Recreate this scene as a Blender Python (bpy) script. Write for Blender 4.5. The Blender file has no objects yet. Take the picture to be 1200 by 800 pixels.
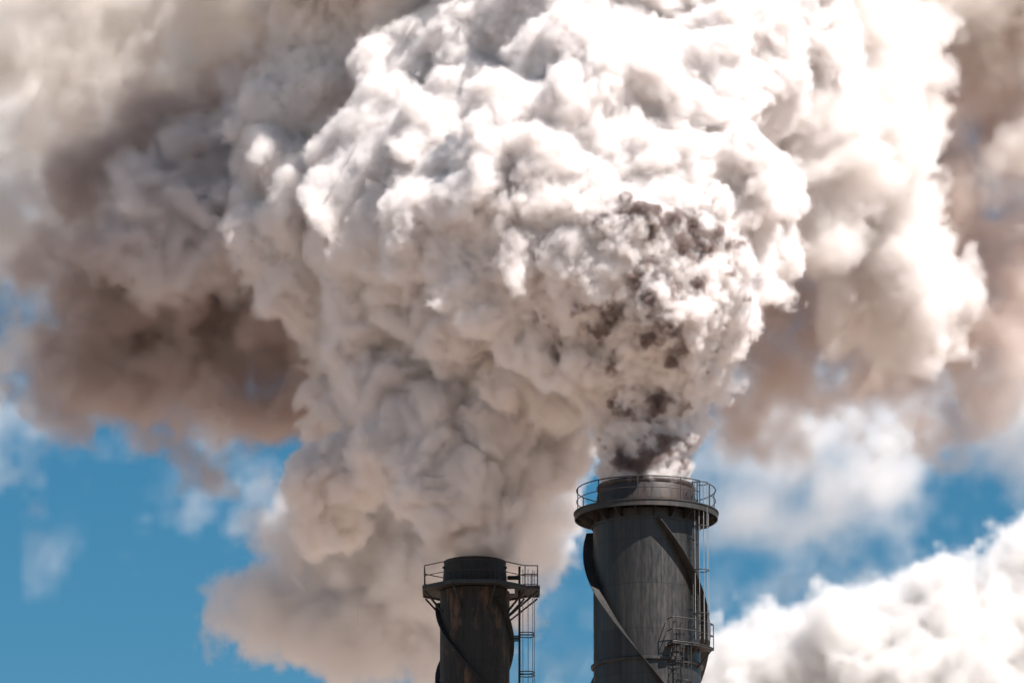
import bpy, math, bmesh
import numpy as np
from mathutils import Vector, Matrix

S = bpy.context.scene
COL = S.collection
R_ = math.radians

# ------------------------------------------------------------------ camera
F_PX = 6424.0                      # focal length in pixels of a 1200 px wide frame
CAM = Vector((0.0, -285.0, 1.7))
PITCH = R_(14.19)
cam = bpy.data.cameras.new('camera')
cam_ob = bpy.data.objects.new('camera', cam)
COL.objects.link(cam_ob)
S.camera = cam_ob
cam_ob.location = CAM
cam_ob.rotation_euler = (math.pi / 2 + PITCH, 0, 0)
cam.sensor_width = 36.0
cam.lens = F_PX * 36.0 / 1200.0
cam.clip_start = 1.0
cam.clip_end = 20000.0

# ------------------------------------------------------------------ sky, sun, exposure
SUN_AZ, SUN_EL = R_(47), R_(50)    # to the right of and behind the camera
w = bpy.data.worlds.new('World')
S.world = w
w.use_nodes = True
nt = w.node_tree
bg = nt.nodes['Background']
sky = nt.nodes.new('ShaderNodeTexSky')
sky.sky_type = 'NISHITA'
sky.sun_disc = False
sky.sun_elevation = SUN_EL
sky.sun_rotation = math.pi - SUN_AZ
sky.air_density = 1.0
sky.dust_density = 0.1
sky.ozone_density = 3.0
hsv = nt.nodes.new('ShaderNodeHueSaturation')
hsv.inputs['Hue'].default_value = 0.485
hsv.inputs['Saturation'].default_value = 1.4
hsv.inputs['Value'].default_value = 1.0
nt.links.new(sky.outputs[0], hsv.inputs['Color'])
nt.links.new(hsv.outputs[0], bg.inputs['Color'])
bg.inputs['Strength'].default_value = 0.042

sl = bpy.data.lights.new('sun', 'SUN')
sl.energy = 5.0
sl.angle = R_(0.53)
sl.color = (1.0, 0.942, 0.9)
sun = bpy.data.objects.new('sun', sl)
COL.objects.link(sun)
to_sun = Vector((math.sin(SUN_AZ) * math.cos(SUN_EL), -math.cos(SUN_AZ) * math.cos(SUN_EL), math.sin(SUN_EL)))
sun.rotation_euler = (-to_sun).to_track_quat('-Z', 'Y').to_euler()
sun.location = to_sun * 200

vs = S.view_settings
vs.view_transform = 'Standard'
vs.look = 'None'
vs.exposure = 0.85
vs.gamma = 1.0
vs.use_curve_mapping = False
cy = S.cycles
cy.use_denoising = True
cy.max_bounces = 16
cy.volume_bounces = 12
cy.use_adaptive_sampling = True
cy.adaptive_threshold = 0.045
cy.diffuse_bounces = 3
cy.glossy_bounces = 3
cy.transparent_max_bounces = 8
cy.volume_max_steps = 512

# ------------------------------------------------------------------ helpers
rng = np.random.default_rng(7)
CP, SP = math.cos(PITCH), math.sin(PITCH)


def at(px, py, Y=0.0):
    """Point of the plane y = Y seen at a pixel of the 1200 x 800 photograph."""
    u, v = (px - 600) / F_PX, (400 - py) / F_PX
    d = Vector((u, CP - v * SP, SP + v * CP))
    return CAM + d * ((Y - CAM.y) / d.y)


def metres(px, Y=0.0):
    return px / 22.0 * (285.0 + Y) / 285.0


def tag(o, label=None, cat=None, group=None, kind=None):
    if label: o['label'] = label
    if cat: o['category'] = cat
    if group: o['group'] = group
    if kind: o['kind'] = kind
    return o


def new_mat(name):
    m = bpy.data.materials.new(name)
    m.use_nodes = True
    return m, m.node_tree, m.node_tree.nodes, m.node_tree.links


# ------------------------------------------------------------------ ground
me = bpy.data.meshes.new('ground')
G = 6000
me.from_pydata([(-G, -G, 0), (G, -G, 0), (G, G, 0), (-G, G, 0)], [], [(0, 1, 2, 3)])
ground = bpy.data.objects.new('ground', me)
COL.objects.link(ground)
tag(ground, 'flat dry industrial ground under the two chimneys', 'ground', kind='structure')
m, t, N, L = new_mat('dry_ground')
n1 = N.new('ShaderNodeTexNoise'); n1.inputs['Scale'].default_value = 0.05; n1.inputs['Detail'].default_value = 8
tc = N.new('ShaderNodeTexCoord'); L.new(tc.outputs['Object'], n1.inputs['Vector'])
cr = N.new('ShaderNodeValToRGB')
cr.color_ramp.elements[0].position = .35; cr.color_ramp.elements[0].color = (.23, .17, .13, 1)
cr.color_ramp.elements[1].position = .65; cr.color_ramp.elements[1].color = (.38, .29, .23, 1)
L.new(n1.outputs['Fac'], cr.inputs[0]); L.new(cr.outputs[0], N['Principled BSDF'].inputs['Base Color'])
N['Principled BSDF'].inputs['Roughness'].default_value = .95
me.materials.append(m)

# ------------------------------------------------------------------ steel materials
def steel(name, base, rust, rust_amt, rough, rust_low=0.0, metallic=0.0, spec=.5, plates=0.0):
    """Sooty painted steel: vertical run-off streaks, mottled soot, patches of rust and pale scuffs."""
    m, t, N, L = new_mat(name)
    b = N['Principled BSDF']
    tc = N.new('ShaderNodeTexCoord')

    def noise(scale, detail, sx=1, sz=1, rough_=.6):
        mp = N.new('ShaderNodeMapping'); mp.inputs['Scale'].default_value = (sx, sx, sz)
        L.new(tc.outputs['Object'], mp.inputs[0])
        n = N.new('ShaderNodeTexNoise'); n.inputs['Scale'].default_value = scale
        n.inputs['Detail'].default_value = detail; n.inputs['Roughness'].default_value = rough_
        L.new(mp.outputs[0], n.inputs['Vector'])
        return n.outputs['Fac']

    def ramp(src, p0, c0, p1, c1):
        r = N.new('ShaderNodeValToRGB'); e = r.color_ramp.elements
        e[0].position, e[0].color, e[1].position, e[1].color = p0, c0, p1, c1
        L.new(src, r.inputs[0]); return r.outputs[0]

    def mix(kind, fac, a, b_):
        x = N.new('ShaderNodeMix'); x.data_type = 'RGBA'; x.blend_type = kind
        if isinstance(fac, float): x.inputs[0].default_value = fac
        else: L.new(fac, x.inputs[0])
        for s, v in ((6, a), (7, b_)):
            if isinstance(v, tuple): x.inputs[s].default_value = v
            else: L.new(v, x.inputs[s])
        return x.outputs[2]

    streak = noise(1.6, 6, 1.6, .06)
    fine = noise(5.0, 8, 1.5, .25)
    c = ramp(streak, .34, tuple(v * .6 for v in base) + (1,), .68, tuple(min(1, v * 1.35) for v in base) + (1,))
    c = mix('MULTIPLY', .75, c, ramp(fine, .3, (.75, .75, .75, 1), .7, (1.2, 1.17, 1.13, 1)))
    rn = noise(.9, 9, 1.3, .45, .68)
    c = mix('MIX', ramp(rn, .62 - rust_amt, (0, 0, 0, 1), .74 - rust_amt * .6, (.85, .85, .85, 1)), c, rust + (1,))
    sc = noise(3.2, 6, 1.5, .35, .7)
    c = mix('MIX', ramp(sc, .70, (0, 0, 0, 1), .80, (.5, .5, .5, 1)), c, (.2, .175, .155, 1))
    if plates:
        # rolled plates: every plate a slightly different grey, dark weld seams between them
        sp = N.new('ShaderNodeSeparateXYZ'); L.new(tc.outputs['Object'], sp.inputs[0])

        def mt(op, a, b_=0.0):
            n = N.new('ShaderNodeMath'); n.operation = op
            for q, v in enumerate((a, b_)):
                if isinstance(v, float): n.inputs[q].default_value = v
                else: L.new(v, n.inputs[q])
            return n.outputs[0]
        row = mt('DIVIDE', sp.outputs[2], plates)
        ang = mt('ADD', mt('MULTIPLY', mt('ARCTAN2', sp.outputs[0], sp.outputs[1]), .955), mt('MULTIPLY', mt('FLOOR', row), .37))
        cell = N.new('ShaderNodeCombineXYZ'); L.new(mt('FLOOR', row), cell.inputs[0]); L.new(mt('FLOOR', ang), cell.inputs[1])
        wn = N.new('ShaderNodeTexWhiteNoise'); L.new(cell.outputs[0], wn.inputs['Vector'])
        c = mix('MULTIPLY', 1.0, c, ramp(wn.outputs['Value'], 0, (.82, .82, .82, 1), 1, (1.15, 1.14, 1.12, 1)))
        seam = mt('MAXIMUM', mt('LESS_THAN', mt('FRACT', row), .016), mt('LESS_THAN', mt('FRACT', ang), .012))
        c = mix('MULTIPLY', mt('MULTIPLY', seam, .6), c, (.35, .33, .32, 1))
    L.new(c, b.inputs['Base Color'])
    L.new(ramp(fine, .3, (rough - .1,) * 3 + (1,), .7, (min(1, rough + .18),) * 3 + (1,)), b.inputs['Roughness'])
    b.inputs['Metallic'].default_value = metallic
    b.inputs['Specular IOR Level'].default_value = spec
    bp = N.new('ShaderNodeBump'); bp.inputs['Strength'].default_value = .12; bp.inputs['Distance'].default_value = .03
    L.new(fine, bp.inputs['Height']); L.new(bp.outputs[0], b.inputs['Normal'])
    return m


M_SHELL = steel('sooty_grey_steel', (.036, .033, .031), (.055, .038, .031), .04, .40, metallic=.5, spec=.8, plates=2.4)
M_LIP = steel('heat_browned_steel', (.032, .024, .021), (.06, .036, .026), .1, .42)
M_PLATE = steel('platform_steel', (.024, .0215, .02), (.06, .042, .032), .1, .5)
M_STRAKE = steel('strake_steel', (.024, .022, .021), (.05, .035, .028), .04, .45)
M_RAIL = steel('rail_steel', (.014, .0125, .012), (.05, .03, .02), .06, .55)
M_CAGE = steel('galvanised_cage_steel', (.20, .21, .22), (.13, .09, .07), .03, .45)
M_BLACK = steel('black_sooty_steel', (.014, .0125, .0115), (.13, .068, .034), .095, .7, plates=2.4)
M_BLACK2 = steel('black_platform_steel', (.014, .013, .0125), (.04, .026, .018), .06, .7)
M_BORE = steel('black_flue_lining', (.012, .011, .01), (.02, .015, .01), .05, .9)


class MB:
    def __init__(self):
        self.bm = bmesh.new()

    def box(self, c, size, rotz=0.0, mat=None):
        if mat is None: M = Matrix.Translation(c) @ Matrix.Rotation(rotz, 4, 'Z') @ Matrix.Diagonal((size[0], size[1], size[2], 1))
        else: M = mat @ Matrix.Diagonal((size[0], size[1], size[2], 1))
        bmesh.ops.create_cube(self.bm, size=1, matrix=M)

    def bar(self, a, b, w, h=None):
        a, b = Vector(a), Vector(b)
        d = b - a
        if d.length < 1e-6: return
        q = d.to_track_quat('Z', 'Y')
        M = Matrix.Translation((a + b) / 2) @ q.to_matrix().to_4x4()
        self.box(None, (w, h or w, d.length), mat=M)

    def tube(self, pts, r, seg=8, closed=False):
        pts = [Vector(p) for p in pts]
        n = len(pts); rings = []
        for i, p in enumerate(pts):
            a = pts[(i - 1) % n] if (closed or i > 0) else p
            b = pts[(i + 1) % n] if (closed or i < n - 1) else p
            d = (b - a).normalized()
            up = Vector((0, 0, 1)) if abs(d.z) < .9 else Vector((1, 0, 0))
            u = d.cross(up).normalized(); v = u.cross(d)
            rings.append([self.bm.verts.new(p + u * (r * math.cos(k * 2 * math.pi / seg)) + v * (r * math.sin(k * 2 * math.pi / seg))) for k in range(seg)])
        for i in range(n if closed else n - 1):
            A, B = rings[i], rings[(i + 1) % n]
            for k in range(seg):
                self.bm.faces.new((A[k], A[(k + 1) % seg], B[(k + 1) % seg], B[k]))
        if not closed:
            self.bm.faces.new(rings[0][::-1]); self.bm.faces.new(rings[-1])

    def lathe(self, prof, seg=96, closed=False):
        """prof: list of (r, z); revolved round the z axis."""
        rings = [[self.bm.verts.new((r * math.sin(k * 2 * math.pi / seg), -r * math.cos(k * 2 * math.pi / seg), z)) for k in range(seg)] for r, z in prof]
        n = len(rings)
        for i in range(n if closed else n - 1):
            A, B = rings[i], rings[(i + 1) % n]
            for k in range(seg):
                self.bm.faces.new((A[k], A[(k + 1) % seg], B[(k + 1) % seg], B[k]))

    def helix(self, r0, r1, th, z0, z1, a_of_z, steps):
        """a flat helical plate from radius r0 to r1, thickness th"""
        prev = None
        for i in range(steps + 1):
            z = z0 + (z1 - z0) * i / steps
            a = a_of_z(z)
            s, c = math.sin(a), -math.cos(a)
            q = [self.bm.verts.new((s * r, c * r, zz)) for r, zz in ((r0, z - th / 2), (r1, z - th / 2), (r1, z + th / 2), (r0, z + th / 2))]
            if prev:
                for k in range(4):
                    self.bm.faces.new((prev[k], prev[(k + 1) % 4], q[(k + 1) % 4], q[k]))
            else:
                self.bm.faces.new(q)
            prev = q
        self.bm.faces.new(prev[::-1])

    def build(self, name, mat, parent, smooth=False):
        bmesh.ops.recalc_face_normals(self.bm, faces=self.bm.faces)
        me = bpy.data.meshes.new(name)
        self.bm.to_mesh(me); self.bm.free()
        me.materials.append(mat)
        if smooth:
            me.polygons.foreach_set('use_smooth', [True] * len(me.polygons))
            me.set_sharp_from_angle(angle=R_(14))
        o = bpy.data.objects.new(name, me)
        COL.objects.link(o)
        o.parent = parent
        return o


def pol(r, a, z):
    """polar point; angle 0 faces the camera, positive to the right"""
    return Vector((r * math.sin(a), -r * math.cos(a), z))


def arc(r, a0, a1, z, n):
    return [pol(r, a0 + (a1 - a0) * i / n, z) for i in range(n + 1)]


# ------------------------------------------------------------------ tall chimney (right)
ZPX = 1 / (22.0 * math.cos(R_(12.5)))        # metres of height per photo pixel at the chimney


def tall_chimney():
    c = at(757, 570, 0)
    root = bpy.data.objects.new('chimney', None)
    COL.objects.link(root)
    root.location = (c.x, 0, 0)
    tag(root, 'taller wide dark steel chimney with broad helical strakes, pouring out white smoke', 'chimney')
    zt = c.z

    def z(py):                                # height of a ring whose centre is at photo row py
        return zt - (py - 570) * ZPX
    R = metres(62.2)
    lip_r0, lip_r1 = metres(59.5), metres(55.5)
    zf = z(601.5); zb = z(609)                # platform floor and underside
    # shell, in cans with weld seams
    mb = MB()
    prof = [(R + .25, 0), (R + .25, .3), (R, .3)]
    k = 2.4; zz = zb - .05 - 24 * k
    zz = .5
    while zz < zb - .3:
        prof += [(R, zz)]
        zz += k
    prof += [(R, zb + .1), (R - .15, zb + .1)]
    mb.lathe(prof, 128)
    mb.build('shell', M_SHELL, root, True)
    # lip (the stack exit) with a rolled bead
    mb = MB()
    mb.lathe([(lip_r0, zf + .005), (lip_r0, zf + .35), (lip_r0 - .03, zf + .36), (lip_r0 - .06, zf + .75), (lip_r1 + .05, zt - .28), (lip_r1 + .10, zt - .22), (lip_r1 + .12, zt - .10),
              (lip_r1 + .06, zt), (lip_r1 - .02, zt + .01), (lip_r1 - .08, zt - .05)], 128)
    lip = mb.build('stack_lip', M_LIP, root, True)
    mb = MB()
    mb.lathe([(lip_r1 - .085, zt - .06), (lip_r1 - .1, zt - 6.0), (0.01, zt - 6.0)], 96)
    mb.build('flue_lining', M_BORE, lip, True)
    # platform
    Ro = metres(84); Ri = R + .02
    mb = MB()
    mb.lathe([(Ri, zf - .06), (Ro, zf - .06), (Ro, zb), (Ro - .05, zb), (Ro - .05, zf - .09), (Ri, zf - .09)], 72, True)
    mb.lathe([(Ro + .004, zf - .05), (Ro + .05, zf - .05), (Ro + .05, zf), (Ro - .06, zf), (Ro - .06, zf - .045)], 72)
    pl = mb.build('platform', M_PLATE, root, True)
    # inner ring of the deck
    mb = MB(); mb.lathe([(lip_r0 + .01, zf - .02), (Ro - .07, zf - .02), (Ro - .07, zf - .055), (lip_r0 + .01, zf - .055)], 72, True)
    mb.build('deck_plate', M_PLATE, pl, True)
    # brackets
    for i in range(20):
        a = R_(18 * i + 7)
        mb = MB()
        t = Vector((math.cos(a), math.sin(a), 0)) * .012
        P = [pol(R + .005, a, zf - .10), pol(Ro - .06, a, zf - .10), pol(Ro - .06, a, zb + .02), pol(R + .35, a, zb - .25), pol(R + .005, a, zb - .45)]
        A = [mb.bm.verts.new(p - t) for p in P]; B = [mb.bm.verts.new(p + t) for p in P]
        mb.bm.faces.new(A[::-1]); mb.bm.faces.new(B)
        for q in range(5): mb.bm.faces.new((A[q], A[(q + 1) % 5], B[(q + 1) % 5], B[q]))
        mb.build('bracket', M_PLATE, pl)
    # ring stiffeners
    for py, h in ((617, .12),):
        mb = MB(); zz = z(py)
        mb.lathe([(R + .002, zz), (R + .07, zz), (R + .07, zz - h), (R + .002, zz - h)], 96, True)
        mb.build('ring_stiffener', M_STRAKE, root, True)
    mb = MB(); zz = z(781)
    mb.lathe([(R + .002, zz + .14), (R + .09, zz + .14), (R + .15, zz + .09), (R + .15, zz - .02), (R + .06, zz - .07), (R + .002, zz - .07)], 96, True)
    mb.build('flange_ring', M_STRAKE, root, True)
    # railing
    LAD = R_(56)
    Rr = Ro - .12
    gap0, gap1 = LAD - .13, LAD + .13
    rail = MB(); hr = 1.24
    for hh, rr in ((hr, .032), (hr * .52, .025)):
        rail.tube(arc(Rr, gap1, gap0 + 2 * math.pi, zf + hh, 96), rr)
    ro = rail.build('railing', M_RAIL, root, True)
    for k in range(10):
        a = R_(-8 + 36 * k)
        mb = MB(); mb.bar(pol(Rr, a, zf), pol(Rr, a, zf + hr), .05)
        mb.build('post', M_RAIL, ro)
    for a in (gap0, gap1):
        mb = MB(); mb.bar(pol(Rr, a, zf), pol(Rr, a, zf + hr), .05); mb.build('post', M_RAIL, ro)
    # strakes
    deg_m = R_(.65) / ZPX
    z_a = z(599 - 0 + 13)

    def sang(k):
        return lambda zz: R_(5 + 120 * k) + (z_a - zz) * deg_m
    for k in range(3):
        mb = MB()
        mb.helix(R + .004, R + .54, .05, zb - .50, zb - 24, sang(k), 240)
        # stiffening lip under the plate
        s = mb.build('helical_strake', M_STRAKE, root, False)
    # ladder with safety cage, upper run
    def ladder(a, ztop, zbot, cage_top, cage_bot, hoop_r, name_l, stand=.24, hoop_gap=2.25, hoop0=0.0, cm=M_CAGE):
        l = MB()
        e = Vector((math.sin(a), -math.cos(a), 0)); tt = Vector((math.cos(a), math.sin(a), 0))
        p0 = e * (R + stand)
        for s in (-1, 1):
            l.bar(p0 + tt * (.23 * s) + Vector((0, 0, zbot)), p0 + tt * (.23 * s) + Vector((0, 0, ztop)), .065, .03)
        r_ = l; zz = zbot + .15
        while zz < ztop - .1:
            r_.tube([p0 - tt * .23 + Vector((0, 0, zz)), p0 + tt * .23 + Vector((0, 0, zz))], .014, 6); zz += .3
        zz = zbot + .4
        st = l
        while zz < min(ztop, zb) - .1:
            for s in (-1, 1):
                st.bar(p0 + tt * (.23 * s) + Vector((0, 0, zz)), e * (R - .01) + tt * (.23 * s) + Vector((0, 0, zz)), .04)
            zz += 1.9
        lo = l.build('ladder', M_RAIL, root)
        cg = MB(); cen = p0 + e * (hoop_r * .75)
        ang = [R_(x) for x in (-132, -100, -66, -33, 0, 33, 66, 100, 132)]

        def cp(b, zz): return cen + e * (hoop_r * math.cos(b)) + tt * (hoop_r * math.sin(b)) + Vector((0, 0, zz))
        for b in ang[1:-1]:
            cg.bar(cp(b, cage_bot), cp(b, cage_top), .03, .012)
        co = cg.build('safety_cage', cm, lo)
        zz = cage_top - .03 - hoop0
        while zz > cage_bot:
            h = MB(); h.tube([p0 + tt * -.25 + Vector((0, 0, zz))] + [cp(-R_(132) + R_(264) * i / 24, zz) for i in range(25)] + [p0 + tt * .25 + Vector((0, 0, zz))], .028, 6)
            h.build('hoop', M_RAIL, co, True)
            zz -= hoop_gap
    ladder(LAD, zf + 1.35, z(770), zf + 1.25, z(757), .43, 'upper', hoop_gap=2.35, hoop0=.0)
    LOW = R_(33)
    ladder(LOW, z(735), zb - 14, z(765), zb - 14, .42, 'lower', hoop_gap=.95, hoop0=.05, cm=M_RAIL)
    # rest platform between the two runs
    zr = z(765); rp = MB()
    a0, a1 = R_(20), R_(70); ri, ro_ = R + .03, R + .9
    n = 16
    top = [(420, -110, 9, 85), (320, -130, 11, 95), (230, -220, 12, 130), ]
    for i in range(n):
        aa, ab = a0 + (a1 - a0) * i / n, a0 + (a1 - a0) * (i + 1) / n
        if LOW - .11 < (aa + ab) / 2 < LOW + .11:
            continue
        V = [rp.bm.verts.new(pol(r, q, zz)) for zz in (zr - .05, zr) for r, q in ((ri, aa), (ro_, aa), (ro_, ab), (ri, ab))]
        for f in ((0, 1, 2, 3), (7, 6, 5, 4), (0, 4, 5, 1), (1, 5, 6, 2), (2, 6, 7, 3), (3, 7, 4, 0)):
            rp.bm.faces.new([V[x] for x in f])
    bmesh.ops.remove_doubles(rp.bm, verts=rp.bm.verts, dist=1e-4)
    rpo = rp.build('rest_platform', M_PLATE, root)
    rr = MB()
    pts = [pol(ri + .1, a0, 0)] + arc(ro_ - .03, a0, a1, 0, 16) + [pol(ri + .1, a1, 0)]
    for hh in (1.35, .72):
        rr.tube([p + Vector((0, 0, zr + hh)) for p in pts], .028)
    rr.tube([p + Vector((0, 0, zr + .06)) for p in pts], .04, 6)
    rro = rr.build('railing', M_RAIL, rpo, True)
    for q in (0, .24, .5, .78, 1):
        mb = MB(); p = pol(ro_ - .03, a0 + (a1 - a0) * q, zr); mb.bar(p, p + Vector((0, 0, 1.35)), .045); mb.build('post', M_RAIL, rpo)
    for q in (.06, .5, .95):
        mb = MB(); aa = a0 + (a1 - a0) * q
        mb.bar(pol(ro_ - .1, aa, zr - .05), pol(R, aa, zr - .95), .06); mb.build('brace', M_PLATE, rpo)
    return root, c


def short_chimney():
    Y = 8.0
    c = at(556.5, 658.5, Y)
    root = bpy.data.objects.new('chimney', None)
    COL.objects.link(root)
    root.location = (c.x, Y, 0)
    tag(root, 'shorter narrow black sooty chimney with an eight-sided railed platform', 'chimney')
    zp = ZPX * (285 + Y) / 285
    zt = c.z

    def z(py): return zt - (py - 658.5) * zp
    mt = lambda p: metres(p, Y)
    R = mt(40.5)
    zf = z(691.5); zb = z(696)
    mb = MB(); prof = [(R + .2, 0), (R + .2, .3), (R, .3)]
    zz = .5
    while zz < zb - .3:
        prof += [(R, zz)]; zz += 2.4
    prof += [(R, zb + .1)]
    mb.lathe(prof, 96); mb.build('shell', M_BLACK, root, True)
    mb = MB(); l0, l1 = mt(38), mt(35.5)
    mb.lathe([(l0, zf + .01), (l0 - .01, zf + .25), (l1 + .02, zt - .1), (l1 + .05, zt - .07), (l1 + .05, zt), (l1 - .05, zt), (l1 - .06, zt - .05)], 96)
    for a in (-1.25, 1.25, 2.6, -2.6):
        mb.bar(pol(l1 - .02, a, zt - .45), pol(l1 + .18, a, zt - .40), .1)
    lip = mb.build('stack_lip', M_BLACK2, root, True)
    mb = MB(); mb.lathe([(l1 - .065, zt - .06), (l1 - .08, zt - 5), (.01, zt - 5)], 64); mb.build('flue_lining', M_BORE, lip, True)
    # octagonal platform with a landing on the ladder side
    ap = mt(60); Rc = ap / math.cos(R_(22.5))
    oct_ = [pol(Rc, R_(-22.5 + 45 * k), 0) for k in range(8)]       # flat side to the camera
    ext = mt(75)
    i2, i3 = 2, 3                                                   # right-hand side runs from 67.5 to 112.5 degrees
    outline = oct_[:2] + [oct_[2], Vector((ext, oct_[2].y * .9, 0)), Vector((ext, oct_[3].y * .9, 0)), oct_[3]] + oct_[4:]
    outline = [oct_[k] for k in range(8)]
    poly = []
    for k in range(8):
        poly.append(outline[k])
        if k == i2:
            poly += [Vector((ext, outline[2].y, 0)), Vector((ext, outline[3].y, 0))]
    mb = MB(); bm = mb.bm
    n = len(poly)

    def inner(p):
        a = math.atan2(p.x, -p.y); return pol(R + .02, a, 0)
    for zz0, zz1, P, Q in ((zf - .05, zf, poly, [inner(p) for p in poly]),):
        O0 = [bm.verts.new(p + Vector((0, 0, zz0))) for p in P]; O1 = [bm.verts.new(p + Vector((0, 0, zz1))) for p in P]
        I0 = [bm.verts.new(p * .62 + Vector((0, 0, zz0))) for p in P]; I1 = [bm.verts.new(p * .62 + Vector((0, 0, zz1))) for p in P]
        for k in range(n):
            j = (k + 1) % n
            for f in ((O0[k], O0[j], O1[j], O1[k]), (O1[k], O1[j], I1[j], I1[k]), (I0[k], I0[j], O0[j], O0[k]), (I1[k], I1[j], I0[j], I0[k])):
                bm.faces.new(f)
    for k in range(n):
        a, b = poly[k] * 1.0, poly[(k + 1) % n] * 1.0
        e = (b - a).normalized() * .01
        mb.bar(a + e + Vector((0, 0, (zf + zb) / 2 - .03)), b - e + Vector((0, 0, (zf + zb) / 2 - .03)), .05, .0)if False else None
        q = (b - a).to_track_quat('Z', 'Y')
    pl = mb.build('platform', M_BLACK2, root)
    mb = MB()
    for k in range(n):
        a, b = poly[k], poly[(k + 1) % n]
        d = (b - a).normalized(); out = Vector((d.y, -d.x, 0))
        mid = (a + b) / 2 + out * .023
        ang = math.atan2(d.y, d.x)
        mb.box(Vector((mid.x, mid.y, zf - .04)), ((b - a).length - .02, .04, .2), ang)
    mb.build('kick_plate', M_PLATE, pl)
    # railing
    hr = 1.16
    rl = [p * .975 for p in poly]
    mb = MB()
    for hh, rr in ((hr, .028), (hr * .52, .022)):
        for k in range(n):
            a, b = rl[k], rl[(k + 1) % n]
            mb.tube([a + Vector((0, 0, zf + hh)), b + Vector((0, 0, zf + hh))], rr, 8)
    ro = mb.build('railing', M_RAIL, root)
    pts = list(rl) + [(rl[k] + rl[(k + 1) % n]) / 2 for k in (4, 6, 8)]
    for p in pts:
        mb = MB(); mb.bar(p + Vector((0, 0, zf)), p + Vector((0, 0, zf + hr)), .05); mb.build('post', M_RAIL, ro)
    # struts under the platform
    for k in range(8):
        p = outline[k] * .96
        a = math.atan2(p.x, -p.y)
        mb = MB(); mb.bar(p + Vector((0, 0, zb - .02)), pol(R - .02, a, zb - 1.15), .09); mb.build('strut', M_BLACK2, pl)
    for yy in (outline[2].y, outline[3].y):
        mb = MB(); mb.bar(Vector((ext - .1, yy * .9, zb - .02)), Vector((R * .85, yy * .6, zb - 1.55)), .09); mb.build('strut', M_BLACK2, pl)
    # thin strakes
    deg_m = R_(1.1) / zp
    for k in range(3):
        mb = MB()
        mb.helix(R + .004, R + .26, .09, zb - .45, zb - 20, (lambda k: lambda zz: R_(-90 + 135 * k) + (z(712) - zz) * deg_m)(k), 220)
        mb.build('helical_strake', M_BLACK2, root)
    # ladder
    mb = MB(); xl = mt(52)
    for s in (-1, 1):
        mb.bar(Vector((xl, .24 * s, zb - 20)), Vector((xl, .24 * s, zf + 1.3)), .12, .06)
    zz = zb - 20
    while zz < zf + 1.1:
        mb.tube([Vector((xl, -.24, zz)), Vector((xl, .24, zz))], .016, 6); zz += .3
    for py in (745, 748.5, 676, 677, 810):
        for s in (-1, 1):
            mb.bar(Vector((R - .02 if py > 700 else l0, .24 * s, z(py))), Vector((xl, .24 * s, z(py))), .07)
    lo = mb.build('ladder', M_BLACK2, root)
    hr_ = .42; cx = xl + hr_ * .95
    mb = MB(); zc1 = zf + 1.1; zc0 = zb - 20
    for b in (-120, -80, -40, 0, 40, 80, 120):
        p = Vector((cx + hr_ * math.cos(R_(b)), hr_ * math.sin(R_(b)), 0))
        mb.bar(p + Vector((0, 0, zc0)), p + Vector((0, 0, zc1)), .035, .015)
    cg = mb.build('safety_cage', M_CAGE, lo)
    for py in (741, 744, 786, 789.5, 832):
        mb = MB(); zz = z(py)
        mb.tube([Vector((xl, -.26, zz))] + [Vector((cx + hr_ * math.cos(R_(-130 + 260 * i / 20)), hr_ * math.sin(R_(-130 + 260 * i / 20)), zz)) for i in range(21)] + [Vector((xl, .26, zz))], .03, 6)
        mb.build('hoop', M_RAIL, cg, True)
    return root, c


CH1, C1 = tall_chimney()
CH2, C2 = short_chimney()

# ------------------------------------------------------------------ smoke and cloud
# Each body of smoke is a density grid worked out here with numpy: the signed distance to a heap of billows (large lobes
# carrying smaller ones carrying smaller ones), seen through a turbulent warp, plus fractal turbulence. Geometry nodes turn
# the numbers into a volume; the opaque heart of the smoke is a mesh inside it.
def vol_mat(name, color, density, aniso=0.0):
    m, t, N, L = new_mat(name)
    N.clear()
    out = N.new('ShaderNodeOutputMaterial')
    pv = N.new('ShaderNodeVolumePrincipled')
    L.new(pv.outputs[0], out.inputs['Volume'])
    pv.inputs['Color'].default_value = color + (1,)
    pv.inputs['Anisotropy'].default_value = aniso
    pv.inputs['Density'].default_value = density
    return m


def core_mat(name, color):
    m, t, N, L = new_mat(name)
    b = N['Principled BSDF']
    b.inputs['Base Color'].default_value = color + (1,)
    b.inputs['Roughness'].default_value = 1
    b.inputs['Specular IOR Level'].default_value = 0
    return m


def fib(n):
    i = np.arange(n) + .5
    ph = np.arccos(1 - 2 * i / n); th = math.pi * (1 + 5 ** .5) * i
    return np.c_[np.cos(th) * np.sin(ph), np.sin(th) * np.sin(ph), np.cos(ph)]


_noise_tiles = {}


def noise_tile(n, lmin, lmax, slope, seed):
    """periodic fractal noise, n^3 cells, wavelengths lmin..lmax cells, unit variance"""
    key = (n, lmin, lmax, slope, seed)
    if key not in _noise_tiles:
        r = np.random.default_rng(seed)
        F = np.fft.rfftn(r.standard_normal((n, n, n)).astype(np.float32))
        k = np.fft.fftfreq(n); kz = np.fft.rfftfreq(n)
        K = np.sqrt(k[:, None, None] ** 2 + k[None, :, None] ** 2 + kz[None, None, :] ** 2)
        K[0, 0, 0] = 1
        A = K ** (-slope) * (1 / (1 + (1 / (lmax * K)) ** 8)) * np.exp(-(K * lmin) ** 2)
        A[0, 0, 0] = 0
        t = np.fft.irfftn(F * A, s=(n, n, n)).astype(np.float32)
        _noise_tiles[key] = t / t.std()
    return _noise_tiles[key]


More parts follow.
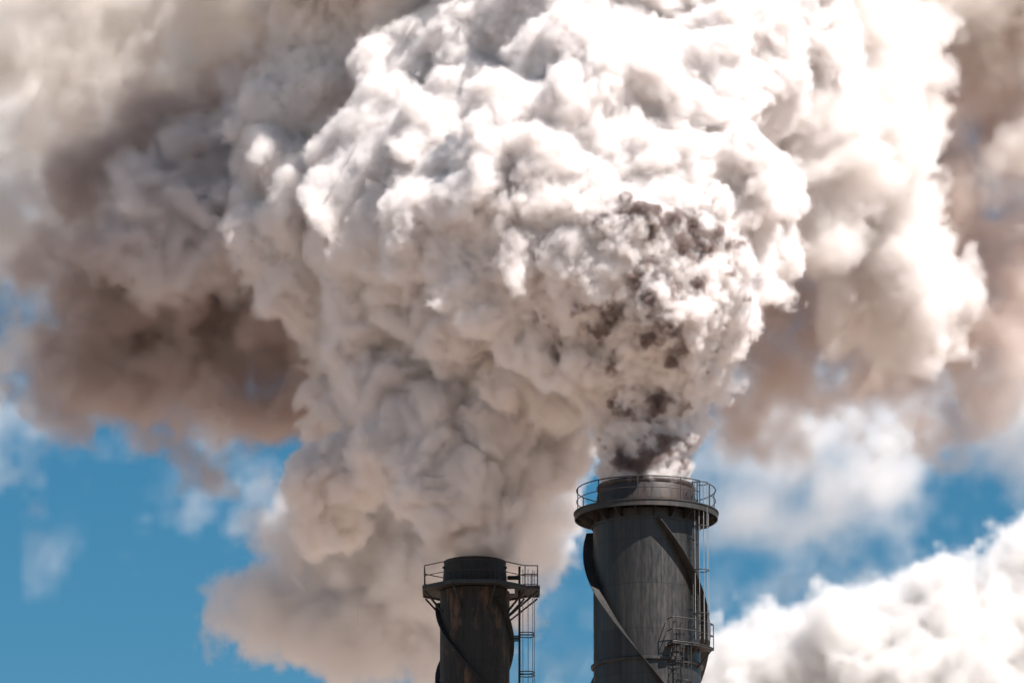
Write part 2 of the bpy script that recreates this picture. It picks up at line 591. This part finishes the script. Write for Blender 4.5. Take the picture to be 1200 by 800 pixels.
def upsample(a, shape, step, off=(0, 0, 0)):
    """periodic array a (one sample every `step` cells) -> shape, linear"""
    for ax in range(3):
        x = (np.arange(shape[ax], dtype=np.float32) + off[ax]) / step
        i = np.floor(x).astype(int); wgt = (x - i).astype(np.float32)
        n = a.shape[ax]
        sh = [1, 1, 1]; sh[ax] = -1
        wgt = wgt.reshape(sh)
        a = np.take(a, i % n, axis=ax) * (1 - wgt) + np.take(a, (i + 1) % n, axis=ax) * wgt
    return a.astype(np.float32)


def noise(shape, voxel, wave, seed, slope=2.2, fine=None):
    """fractal noise with longest wavelength `wave` metres; cells coarser than needed are interpolated"""
    lam = wave / voxel
    step = max(1.0, (fine or wave / 3) / voxel / 3)
    n = 96
    t = noise_tile(n, .8, round(lam / step, 1), slope, seed)
    return upsample(t, shape, step, np.random.default_rng(seed + 991).integers(0, 4000, 3))


def drop_crumbs(me):
    """keep the largest connected piece of a mesh"""
    bm = bmesh.new(); bm.from_mesh(me)
    seen = set(); best = []
    for v in bm.verts:
        if v in seen: continue
        seen.add(v); st = [v]; piece = [v]
        while st:
            for e in st.pop().link_edges:
                for u in e.verts:
                    if u not in seen: seen.add(u); st.append(u); piece.append(u)
        if len(piece) > len(best): best = piece
    keep = set(best)
    bmesh.ops.delete(bm, geom=[v for v in bm.verts if v not in keep], context='VERTS')
    bm.to_mesh(me); bm.free()


def density_volume(name, D, lo, voxel, mat, parent, iso=None, iso_field=None):
    """a Volume object whose grid is the array D; with iso, a mesh of the surface iso_field = iso instead"""
    nx, ny, nz = D.shape
    T = max(1, int(math.sqrt(nx * ny * (nz / 3)) / nx))
    zt = (nz + 2) // 3
    rows = (zt + T - 1) // T
    W, H = nx * T, ny * rows
    img = np.ones((H, W, 4), np.float32)
    for k in range(zt):
        x0, y0 = nx * (k % T), ny * (k // T)
        for c in range(3):
            z = 3 * k + c
            img[y0:y0 + ny, x0:x0 + nx, c] = D[:, :, z].T if z < nz else 0
    im = bpy.data.images.new(name + '_grid', W, H, alpha=False, float_buffer=True, is_data=True)
    im.pixels.foreach_set(img.ravel()); im.update()
    g = bpy.data.node_groups.new(name, 'GeometryNodeTree')
    g.interface.new_socket('Geometry', in_out='INPUT', socket_type='NodeSocketGeometry')
    g.interface.new_socket('Geometry', in_out='OUTPUT', socket_type='NodeSocketGeometry')
    N, L = g.nodes.new, g.links.new
    N('NodeGroupInput'); o = N('NodeGroupOutput')

    def m(op, a, b=0.0):
        n = N('ShaderNodeMath'); n.operation = op
        for k, v in enumerate((a, b)):
            if hasattr(v, 'is_output'): L(v, n.inputs[k])
            else: n.inputs[k].default_value = v
        return n.outputs[0]
    pos = N('GeometryNodeInputPosition')
    sp = N('ShaderNodeSeparateXYZ'); L(pos.outputs[0], sp.inputs[0])
    ix, iy, iz = (m('ROUND', m('DIVIDE', m('SUBTRACT', sp.outputs[k], float(lo[k])), voxel)) for k in range(3))
    k = m('FLOOR', m('DIVIDE', m('ADD', iz, .5), 3.0))
    c = m('SUBTRACT', iz, m('MULTIPLY', k, 3.0))
    row = m('FLOOR', m('DIVIDE', m('ADD', k, .5), float(T)))
    colm = m('SUBTRACT', k, m('MULTIPLY', row, float(T)))
    u = m('DIVIDE', m('ADD', m('ADD', ix, m('MULTIPLY', colm, float(nx))), .5), float(W))
    v = m('DIVIDE', m('ADD', m('ADD', iy, m('MULTIPLY', row, float(ny))), .5), float(H))
    uv = N('ShaderNodeCombineXYZ'); L(u, uv.inputs[0]); L(v, uv.inputs[1])
    it = N('GeometryNodeImageTexture'); it.interpolation = 'Closest'; it.inputs['Image'].default_value = im
    L(uv.outputs[0], it.inputs['Vector'])
    sc = N('FunctionNodeSeparateColor'); L(it.outputs['Color'], sc.inputs[0])
    den = 0.0
    for q in range(3):
        den = m('ADD', m('MULTIPLY', m('COMPARE', c, float(q)), sc.outputs[q]), den)
    for n in g.nodes:
        if n.type == 'MATH' and n.operation == 'COMPARE': n.inputs[2].default_value = .2
    vc = N('GeometryNodeVolumeCube')
    L(den, vc.inputs['Density'])
    vc.inputs['Min'].default_value = tuple(float(x) for x in lo)
    vc.inputs['Max'].default_value = tuple(float(lo[q] + voxel * (D.shape[q] - 1)) for q in range(3))
    for q, ax in enumerate('XYZ'): vc.inputs['Resolution ' + ax].default_value = D.shape[q]
    if iso is not None:
        vm = N('GeometryNodeVolumeToMesh'); vm.resolution_mode = 'GRID'; vm.inputs['Threshold'].default_value = iso
        L(vc.outputs[0], vm.inputs[0]); L(vm.outputs[0], o.inputs[0])
        tmp = bpy.data.objects.new('tmp', bpy.data.meshes.new('tmp')); COL.objects.link(tmp)
        tmp.modifiers.new('g', 'NODES').node_group = g
        me = bpy.data.meshes.new_from_object(tmp.evaluated_get(bpy.context.evaluated_depsgraph_get()))
        tm = tmp.data
        bpy.data.objects.remove(tmp); bpy.data.meshes.remove(tm); bpy.data.node_groups.remove(g); bpy.data.images.remove(im)
        drop_crumbs(me)
        me.name = name; me.materials.clear(); me.materials.append(mat)
        me.polygons.foreach_set('use_smooth', [True] * len(me.polygons))
        ob = bpy.data.objects.new(name, me)
    else:
        sm = N('GeometryNodeSetMaterial'); sm.inputs['Material'].default_value = mat
        L(vc.outputs[0], sm.inputs[0]); L(sm.outputs[0], o.inputs[0])
        vd = bpy.data.volumes.new(name); vd.materials.append(mat)
        ob = bpy.data.objects.new(name, vd)
        ob.modifiers.new('density', 'NODES').node_group = g
    COL.objects.link(ob)
    ob.parent = parent
    return ob


def smoke(name, px_lobes, voxel, mat, core=None, cmat=None, levels=((26, .2, .6, .8), (24, .2, .45, .8)), warps=((6, .9), (2, .3)), turb=((1.5, .15),),
          band=.8, gamma=1.0, rmin=None, parent=None, veil='vapour', size=None, extra=None, pad=.6, bias=0.0, sink=.25, clip=None, seed=1):
    """px_lobes: (px, py, Y, r px).  levels: (coverage, least r m, greatest r m, share of parents bearing).  warps, turb: (wavelength m, amplitude m)."""
    import time
    t0 = time.time()
    r = np.random.default_rng(seed)
    C0 = np.array([tuple(at(x, y, Y)) for x, y, Y, q in px_lobes]); R0 = np.array([metres(q, Y) for x, y, Y, q in px_lobes])
    AC, AR = [C0], [R0]
    rmin = rmin or voxel * 1.3
    for cover, a, b, share in levels:
        cs, rs = [], []
        for c, q in zip(np.concatenate(AC[-2:]), np.concatenate(AR[-2:])):
            if r.random() > share or q < a * 1.2: continue
            z_ = size(c) if size else 1.0
            n = int(cover * 4 * q * q / (z_ * (a * .6 + b * .4)) ** 2 + r.random())
            if n < 1: continue
            v = r.normal(0, 1, (n, 3)); v /= np.linalg.norm(v, axis=1)[:, None]
            k = np.minimum(z_ * (a + (b - a) * r.random(n) ** 1.8), q * .75)
            cs.append(c + v * (q - sink * k)[:, None]); rs.append(k)
        if not cs: break
        cs, rs = np.concatenate(cs), np.concatenate(rs)
        keep = rs > rmin
        for c, q in zip(np.concatenate(AC[:2]), np.concatenate(AR[:2])):
            d = np.linalg.norm(cs - c, axis=1); keep &= ~(d + rs * .9 < q * .97)
        cs, rs = cs[keep], rs[keep]
        AC.append(cs); AR.append(rs)
    C, R = np.concatenate(AC), np.concatenate(AR)
    wm = sum(a for _, a in warps) * 2.0 + sum(a for _, a in turb) * 1.5 + pad
    lo = (C0 - R0[:, None] * 1.15).min(0) - wm * .6; hi = (C0 + R0[:, None] * 1.15).max(0) + wm * .6
    if clip is not None: hi[2] = min(hi[2], clip)
    shape = tuple(int(x) for x in np.ceil((hi - lo) / voxel) + 1)
    G = [np.arange(shape[k], dtype=np.float32) * voxel + lo[k] for k in range(3)]
    X = [np.broadcast_to(G[k].reshape([-1 if q == k else 1 for q in range(3)]), shape).astype(np.float32) for k in range(3)]
    s = seed * 100
    for wave, amp in warps:
        for k in range(3):
            s += 1
            X[k] += amp * noise(shape, voxel, wave, s, slope=3.4, fine=wave / 5)
    SD = np.full(shape, -3.0, np.float32)
    order = np.argsort(-R)
    for j in order:
        c, q = C[j], R[j]
        e = q + wm
        a = np.maximum(0, np.floor((c - e - lo) / voxel).astype(int)); b = np.minimum(shape, np.ceil((c + e - lo) / voxel).astype(int) + 1)
        if (a >= b).any(): continue
        sl_ = tuple(slice(a[k], b[k]) for k in range(3))
        d = (X[0][sl_] - c[0]) ** 2; d += (X[1][sl_] - c[1]) ** 2; d += (X[2][sl_] - c[2]) ** 2
        np.sqrt(d, out=d); np.subtract(q, d, out=d)
        np.maximum(SD[sl_], d, out=SD[sl_])
    ob = None
    if core:
        lowres = SD[::2, ::2, ::2]
        I = np.clip(lowres / (2 * core), 0, 1)
        for ax in range(3):                       # the heart is smoother than the skin
            I = (I + np.roll(I, 1, ax) + np.roll(I, -1, ax)) / 3
        I[0] = I[-1] = 0; I[:, 0] = I[:, -1] = 0; I[:, :, 0] = 0; I[:, :, -1] = 0
        ob = density_volume(name, I, lo, voxel * 2, cmat, parent, iso=.5)
    for q, (wave, amp) in enumerate(turb):
        SD += amp * noise(shape, voxel, wave, 50 + seed + q, slope=2.0, fine=voxel * 3)
    D = np.clip((SD - bias) / band, 0, 1)
    if gamma != 1: D = D ** gamma
    D[0] = D[-1] = 0; D[:, 0] = D[:, -1] = 0; D[:, :, 0] = 0; D[:, :, -1] = 0
    vo = density_volume(veil if ob else name, D, lo, voxel, mat, ob or parent)
    if extra:
        nm, fn, mt = extra
        E_ = fn(X, SD, shape, voxel).astype(np.float32)
        E_[0] = E_[-1] = 0; E_[:, 0] = E_[:, -1] = 0; E_[:, :, 0] = 0; E_[:, :, -1] = 0
        density_volume(nm, E_, lo + .37 * voxel, voxel, mt, ob or parent)
    print('SMOKE', name, 'balls', len(C), 'grid', shape, 'heart', len(ob.data.vertices) if ob else 0, round(time.time() - t0, 2), 's')
    return ob or vo


def column(levels, fill=.42, jitter=.22, n=7):
    """lobes round a rising column: levels (py, x left, x right, Y)"""
    out = []
    for py, xl, xr, Y in levels:
        a = (xr - xl) / 2; cx = (xl + xr) / 2
        ph = rng.random() * 6.28
        out.append((cx, py, Y, a * .62))
        for k in range(n):
            t = ph + k * 2 * math.pi / n + rng.normal(0, .2)
            r = a * fill * min(1.5, max(.5, 1 + rng.normal(0, jitter)))
            d = a - r
            out.append((cx + d * math.sin(t), py - r * .55 + rng.normal(0, a * .08), Y - metres(d) * math.cos(t), r))
    return out


STEAM = (.987, .963, .951)
M_STEAM = vol_mat('white_steam', STEAM, 6.0)
M_JET = vol_mat('fresh_white_steam', STEAM, 9.5)
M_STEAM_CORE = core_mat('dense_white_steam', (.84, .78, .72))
M_SOOT = vol_mat('dark_soot', (.36, .28, .26), 10.0)
MOUTH = at(757, 560, 0)


# where dark soot wells up in the column: photo x, y, half sizes in pixels, weight
TUFTS = [(757, 538, 56, 14, 1.1), (757, 512, 46, 10, 1.0), (772, 470, 40, 12, 1.0), (742, 484, 24, 8, .7), (768, 416, 38, 12, 1.2), (704, 385, 26, 17, 1.15), (752, 368, 24, 24, .9), (806, 308, 42, 26, 1.25),
         (748, 288, 46, 12, .8), (640, 405, 22, 28, .6), (700, 440, 18, 20, .45), (815, 355, 25, 12, .6), (690, 300, 30, 12, .5)]


def soot(X, SD, shape, voxel):
    """dark tufts in bands up the lower column, in and just over the white steam"""
    n = noise(shape, voxel, 2.6, 5, slope=2.3, fine=voxel * 3)
    f = np.zeros(shape, np.float32)
    for px, py, rx, rz, wt in TUFTS:
        c = at(px, py, -3)
        f += wt * np.exp(-((X[0] - c.x) / (rx / 22)) ** 2 - ((X[2] - c.z) / (rz / 22)) ** 2)
    den = np.clip((f + .42 * n - .78) * 1.5, 0, 1)
    shell = np.clip((SD + .15) / .25, 0, 1) * np.clip((1.5 - SD) / .8, 0, 1)
    return den * shell


def grow(c):
    """billows grow with the distance from the mouth of the stack"""
    return float(np.interp(np.linalg.norm(c - np.array(MOUTH)), [2, 16], [.6, 1.15]))


# --- plume of the tall chimney
jet = column([(566, 706, 808, 0), (552, 704, 811, 0), (535, 702, 816, 0), (515, 701, 822, 0), (493, 698, 829, 0), (470, 690, 835, 0), (445, 660, 850, -.2), (418, 634, 868, -.4),
              (388, 612, 882, -1), (356, 600, 885, -2), (322, 615, 868, -3.0), (290, 620, 860, -3.6)], .36, .25, 8)
main = column([(425, 648, 862, 0), (395, 620, 884, .2), (365, 585, 902, .4), (330, 552, 915, .5), (295, 530, 920, 1), (255, 505, 922, 1.5), (215, 480, 918, 2.5), (175, 490, 930, 3.5), (130, 505, 950, 5), (80, 540, 985, 6.5), (20, 570, 1010, 8)], .33, .28, 7)
main += [(560, 380, 3, 45), (520, 250, 2, 50), (660, 470, 4, 36), (620, 440, 4, 45), (500, 330, 5, 50),
         # round puffs rolling out at the near left
         (500, 255, -3, 38), (545, 322, -4, 34), (482, 292, -2, 30), (572, 372, -4, 30), (610, 395, -4, 26), (560, 288, -5, 34), (645, 425, -3, 24), (600, 330, -6, 30), (570, 240, -5, 38), (630, 200, -5, 42), (615, 268, -6, 32), (530, 200, -2, 38), (560, 350, -4, 24), (520, 285, -4, 22)]
shaded = [  # shaded bank left of the column
    (450, 180, 6, 62), (432, 240, 6, 55), (485, 128, 7, 60), (425, 300, 8, 55), (470, 265, 4, 48), (440, 372, 10, 60), (500, 330, 6, 55), (525, 395, 6, 52),
    (575, 440, 6, 45), (560, 120, 7, 70), (520, 60, 9, 75), (600, 30, 9, 80),
    # far left bank
    (335, 190, 14, 56), (372, 128, 15, 66), (402, 60, 16, 75), (338, 250, 15, 52), (368, 315, 15, 58), (408, 372, 15, 52), (455, 35, 15, 80), (530, 20, 13, 85), (380, 250, 13, 60), (298, 190, 15, 28), (350, 90, 15, 40)]
TOPZ = at(600, -60, 10).z
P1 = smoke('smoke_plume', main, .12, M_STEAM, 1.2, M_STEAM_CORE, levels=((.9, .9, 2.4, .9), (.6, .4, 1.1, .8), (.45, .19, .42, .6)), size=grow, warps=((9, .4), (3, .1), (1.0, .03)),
           turb=((2.2, .07), (.9, .06)), band=.72, clip=TOPZ, seed=1)
tag(P1, 'bright white billowing smoke plume mushrooming above the taller chimney', 'smoke plume')
smoke('exhaust_jet', jet, .08, M_JET, .9, M_STEAM_CORE, levels=((.9, .5, .95, .95), (.9, .22, .5, .95), (.7, .11, .22, .9)), size=grow, warps=((3, .12), (.8, .03)), turb=((.8, .05),), band=.5,
      parent=P1, extra=('soot', soot, M_SOOT), seed=2)

M_SHADED = vol_mat('billowing_white_smoke', (.988, .965, .953), 5.0)
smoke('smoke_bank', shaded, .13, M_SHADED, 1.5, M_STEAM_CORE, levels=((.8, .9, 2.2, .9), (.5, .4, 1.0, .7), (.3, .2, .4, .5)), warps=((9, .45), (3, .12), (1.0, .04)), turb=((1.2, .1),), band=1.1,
      parent=P1, clip=TOPZ, seed=21)
# older, smoother bank behind it at the right
M_OLD = vol_mat('older_white_smoke', (.990, .967, .952), 3.2)
right = [(1000, 150, 14, 85), (1035, 232, 14, 68), (1060, 318, 14, 58), (1095, 365, 14, 46), (1130, 340, 14, 26), (1078, 412, 14, 26), (975, 250, 15, 80), (1010, 60, 14, 90),
         (965, 372, 15, 34), (1040, 390, 15, 40), (1000, 320, 17, 60), (930, 180, 12, 80), (930, 60, 11, 90), (1095, 300, 14, 24), (1085, 240, 14, 26), (965, 120, 8, 85), (950, 215, 8, 75), (1000, 40, 9, 90), (1030, 150, 11, 70)]
smoke('smoke_bank', right, .16, M_OLD, 1.7, M_STEAM_CORE, levels=((.7, .9, 2.2, .8), (.4, .4, 1.0, .5)), warps=((9, .5), (3, .15), (1, .04)), turb=((1.8, .12),), band=1.9, parent=P1, clip=TOPZ, seed=3)
# the plume goes on unseen above the picture; left lobes added to shade the smoke
top = [(420, -110, 9, 85), (320, -130, 11, 95), (230, -220, 12, 130), (480, -130, 12, 120), (620, -150, 10, 150), (780, -150, 9, 160), (940, -140, 11, 150), (380, -100, 16, 110), (700, -300, 14, 180), (500, -260, 16, 150), (900, -300, 14, 170)]
smoke('unseen_upper_plume', top, .35, M_OLD, 2.4, M_STEAM_CORE, levels=((.7, 1.2, 3.0, .8),), warps=((9, .8), (3, .2)), turb=((3, .3),), band=2, parent=P1, seed=4)

# --- plume of the short chimney, in the shade of the first
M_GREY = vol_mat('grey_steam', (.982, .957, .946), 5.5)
p2 = column([(664, 526, 588, 8), (655, 526, 588, 8), (645, 524, 592, 8), (630, 512, 605, 8), (608, 482, 632, 8.3), (575, 445, 660, 9), (540, 415, 685, 9.5), (500, 398, 692, 11), (460, 388, 690, 13), (420, 383, 670, 15)], .38, .28, 8)
p2 += [(405, 555, 13, 44), (392, 600, 15, 40), (415, 430, 17, 50), (410, 490, 16, 45), (470, 400, 14, 60)]
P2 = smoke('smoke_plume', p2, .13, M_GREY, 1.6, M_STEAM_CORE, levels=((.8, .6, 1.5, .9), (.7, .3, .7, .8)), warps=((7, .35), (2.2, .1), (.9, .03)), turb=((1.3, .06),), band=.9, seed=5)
tag(P2, 'grey shaded smoke plume widening above the shorter chimney', 'smoke plume')

# soft smoke sagging behind the short chimney
M_SOFT = vol_mat('soft_taupe_smoke', (.996, .983, .977), 2.4)
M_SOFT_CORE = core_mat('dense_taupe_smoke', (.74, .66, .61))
soft = [(432, 600, 46, 75), (377, 640, 47, 72), (327, 715, 49, 58), (387, 735, 48, 65), (440, 720, 47, 78), (430, 640, 46, 78), (500, 660, 46, 78), (560, 600, 45, 78), (610, 620, 46, 58), (640, 560, 45, 58), (520, 760, 48, 60),
        (470, 560, 45, 80), (302, 745, 48, 34), (650, 610, 47, 40), (590, 690, 48, 48), (412, 780, 48, 40)]
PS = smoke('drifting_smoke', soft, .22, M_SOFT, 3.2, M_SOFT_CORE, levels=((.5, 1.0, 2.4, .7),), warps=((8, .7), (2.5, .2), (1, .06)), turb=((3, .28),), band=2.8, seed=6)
tag(PS, 'soft taupe smoke sagging behind the shorter chimney', 'smoke', kind='stuff')

# --- brown smoke drifted behind everything
M_BROWN = vol_mat('shaded_brown_smoke', (.745, .665, .63), 2.4)  # brown of its own, albedo lowered further for the shade on the left bank
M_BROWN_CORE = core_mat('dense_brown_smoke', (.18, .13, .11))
M_TAN = vol_mat('sunlit_tan_smoke', (.84, .76, .715), 1.5)  # the same drifting brown, albedo kept lighter for the sunlit right bank
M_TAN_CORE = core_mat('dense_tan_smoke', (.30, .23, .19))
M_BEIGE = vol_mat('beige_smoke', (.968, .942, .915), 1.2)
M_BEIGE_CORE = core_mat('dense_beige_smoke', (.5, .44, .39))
BK = dict(levels=((.7, 1.2, 3.0, .8), (.5, .6, 1.2, .5)), warps=((10, 1.2), (4, .4), (1.6, .1)), turb=((6, .7),), band=4.2)
left = [(x, y, 25 + rng.normal(0, 1.2), r) for x, y, r in [(95, 400, 80), (180, 420, 90), (260, 420, 90), (330, 440, 85), (390, 470, 65), (100, 320, 70), (160, 330, 90), (250, 330, 90), (330, 330, 90), (130, 240, 60), (210, 190, 80), (290, 230, 90),
        (290, 100, 70), (340, 170, 90), (400, 250, 90), (400, 350, 80), (500, 380, 80), (160, 465, 60), (250, 470, 62), (370, 500, 50), (60, 410, 60), (370, 80, 70)]]
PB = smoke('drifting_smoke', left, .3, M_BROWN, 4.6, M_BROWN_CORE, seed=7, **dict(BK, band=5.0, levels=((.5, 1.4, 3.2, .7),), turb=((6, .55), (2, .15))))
tag(PB, 'shaded brown smoke bank, left of the white plume over the blue sky', 'smoke', kind='stuff')
upl = [(x, y, 31 + rng.normal(0, 1.5), r) for x, y, r in [(160, 60, 95), (270, 40, 95), (380, 10, 90), (90, 130, 85), (60, 30, 95), (30, 150, 70), (20, 250, 60), (100, -40, 100), (250, -40, 100), (400, -50, 100), (-20, 60, 90), (180, 130, 80), (30, 380, 55), (60, 300, 60)]]
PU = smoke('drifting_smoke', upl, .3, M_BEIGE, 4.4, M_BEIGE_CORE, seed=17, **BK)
tag(PU, 'pale beige smoke filling the upper left corner', 'smoke', kind='stuff')
rt = [(x, y, 26 + rng.normal(0, 1.5), r) for x, y, r in [(940, 420, 70), (1010, 440, 60), (1080, 430, 65), (1150, 400, 80), (1210, 340, 90), (1130, 280, 85), (1170, 180, 80), (1100, 130, 80), (1000, 350, 80), (890, 450, 60), (900, 350, 80), (1230, 230, 80), (1230, 430, 60), (1100, 70, 70), (1000, 30, 60), (1150, 80, 85), (1200, 100, 85), (1110, 150, 70), (1200, 20, 85)]]
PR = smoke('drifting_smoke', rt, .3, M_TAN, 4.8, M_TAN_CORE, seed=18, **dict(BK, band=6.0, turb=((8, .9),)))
tag(PR, 'tan brown smoke bank right of the white plume', 'smoke', kind='stuff')
ur = [(x, y, 20 + rng.normal(0, 1), r) for x, y, r in [(1080, 0, 70), (1150, 10, 75), (1220, 10, 80), (1010, -30, 70), (1130, -40, 100), (1230, -40, 100), (1215, 185, 40), (1235, 160, 50), (1185, 212, 22)]]
PW = smoke('drifting_smoke', ur, .25, M_BEIGE, 3.6, M_BEIGE_CORE, seed=19, levels=BK['levels'], warps=((8, .8), (3, .2), (1.2, .06)), turb=((4, .4),), band=3)
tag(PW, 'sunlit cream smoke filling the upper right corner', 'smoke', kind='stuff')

# lobes rolled out of the brown bank at the left, colour darkened for their shade
M_LOBE = vol_mat('shaded_mauve_smoke', (.90, .865, .855), 3.0)
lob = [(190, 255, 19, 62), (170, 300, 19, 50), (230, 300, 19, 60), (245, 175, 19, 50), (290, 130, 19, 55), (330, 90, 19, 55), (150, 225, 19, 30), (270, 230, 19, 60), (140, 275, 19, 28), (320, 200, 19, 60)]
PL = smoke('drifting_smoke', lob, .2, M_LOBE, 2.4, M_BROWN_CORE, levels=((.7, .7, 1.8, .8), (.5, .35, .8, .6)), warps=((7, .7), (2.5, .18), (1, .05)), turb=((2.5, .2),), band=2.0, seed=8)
tag(PL, 'shaded mauve grey curling smoke lobes left of the white plume', 'smoke', kind='stuff')

# --- clouds far behind
M_CLOUD = vol_mat('white_cloud', (.94, .926, .914), 1.0)
M_CLOUD_CORE = core_mat('dense_cloud', (.5, .49, .48))
cb = [(900, 800, 600, 70), (960, 780, 600, 70), (1030, 770, 600, 75), (1100, 740, 600, 70), (1160, 700, 600, 70), (1215, 690, 600, 55), (1000, 720, 600, 38), (970, 705, 600, 22), (1060, 715, 600, 34), (1200, 655, 600, 18), (940, 720, 600, 20), (1015, 705, 600, 24), (1090, 692, 600, 20), (1130, 668, 600, 24), (1165, 668, 600, 18), (880, 752, 600, 26), (860, 800, 600, 45), (1150, 800, 600, 110), (1020, 830, 600, 100), (1290, 720, 600, 90), (900, 880, 600, 90), (1020, 920, 600, 110), (1150, 930, 600, 120), (1260, 850, 600, 110)]
CB = smoke('cloud', cb, .8, M_CLOUD, 8, M_CLOUD_CORE, levels=((.9, 2.5, 7, .95), (.7, 1.2, 3, .8)), warps=((24, 2), (7, .5), (3, .15)), turb=((8, .6), (3, .25)), band=5.5, rmin=1.5, seed=9, pad=3)
tag(CB, 'bright white cumulus cloud at the lower right of the sky', 'cloud')


def veil_cloud(lobes, label, seed, amp=5, wave=60, band=20, dens=.07):
    o = smoke('cloud', lobes, 1.6, vol_mat('thin_cloud', (.985, .98, .975), dens), levels=((.8, 5, 12, .9),), warps=((20, .8),), turb=((wave, amp),), band=band, bias=amp * .9, rmin=4, seed=seed, pad=30)
    tag(o, label, 'cloud')


veil_cloud([(920, 540, 700, 97), (980, 590, 700, 73), (890, 590, 700, 91), (1000, 640, 700, 43), (880, 660, 700, 48), (860, 550, 700, 91), (960, 560, 700, 85), (850, 500, 700, 73), (1030, 590, 700, 54), (1030, 520, 700, 73), (1030, 560, 700, 61), (960, 490, 700, 85), (1050, 500, 700, 73), (950, 500, 700, 97)], 'thin grey cloud veil right of the taller chimney', 11, dens=.26, amp=4, band=28)
veil_cloud([(1170, 490, 760, 85), (1210, 430, 760, 122), (1120, 450, 760, 85), (1215, 550, 760, 73), (1100, 500, 760, 67), (1170, 530, 760, 61)], 'pale cloud veil at the right edge under the brown smoke', 12, dens=.2, amp=3, band=28)
veil_cloud([(20, 310, 700, 90), (40, 280, 700, 130), (60, 150, 700, 150), (60, 40, 700, 140), (70, 400, 700, 50), (200, 100, 700, 120), (200, 300, 700, 120)], 'white cloud at the left edge behind the brown smoke', 13, dens=.25, amp=4)
veil_cloud([(205, 555, 700, 26)], 'small faint cloud wisp in the blue at the left', 14, amp=4)
veil_cloud([(650, 660, 720, 36), (660, 740, 720, 40), (630, 790, 720, 40), (850, 760, 720, 30)], 'small pale clouds between the two chimneys', 15, amp=5)
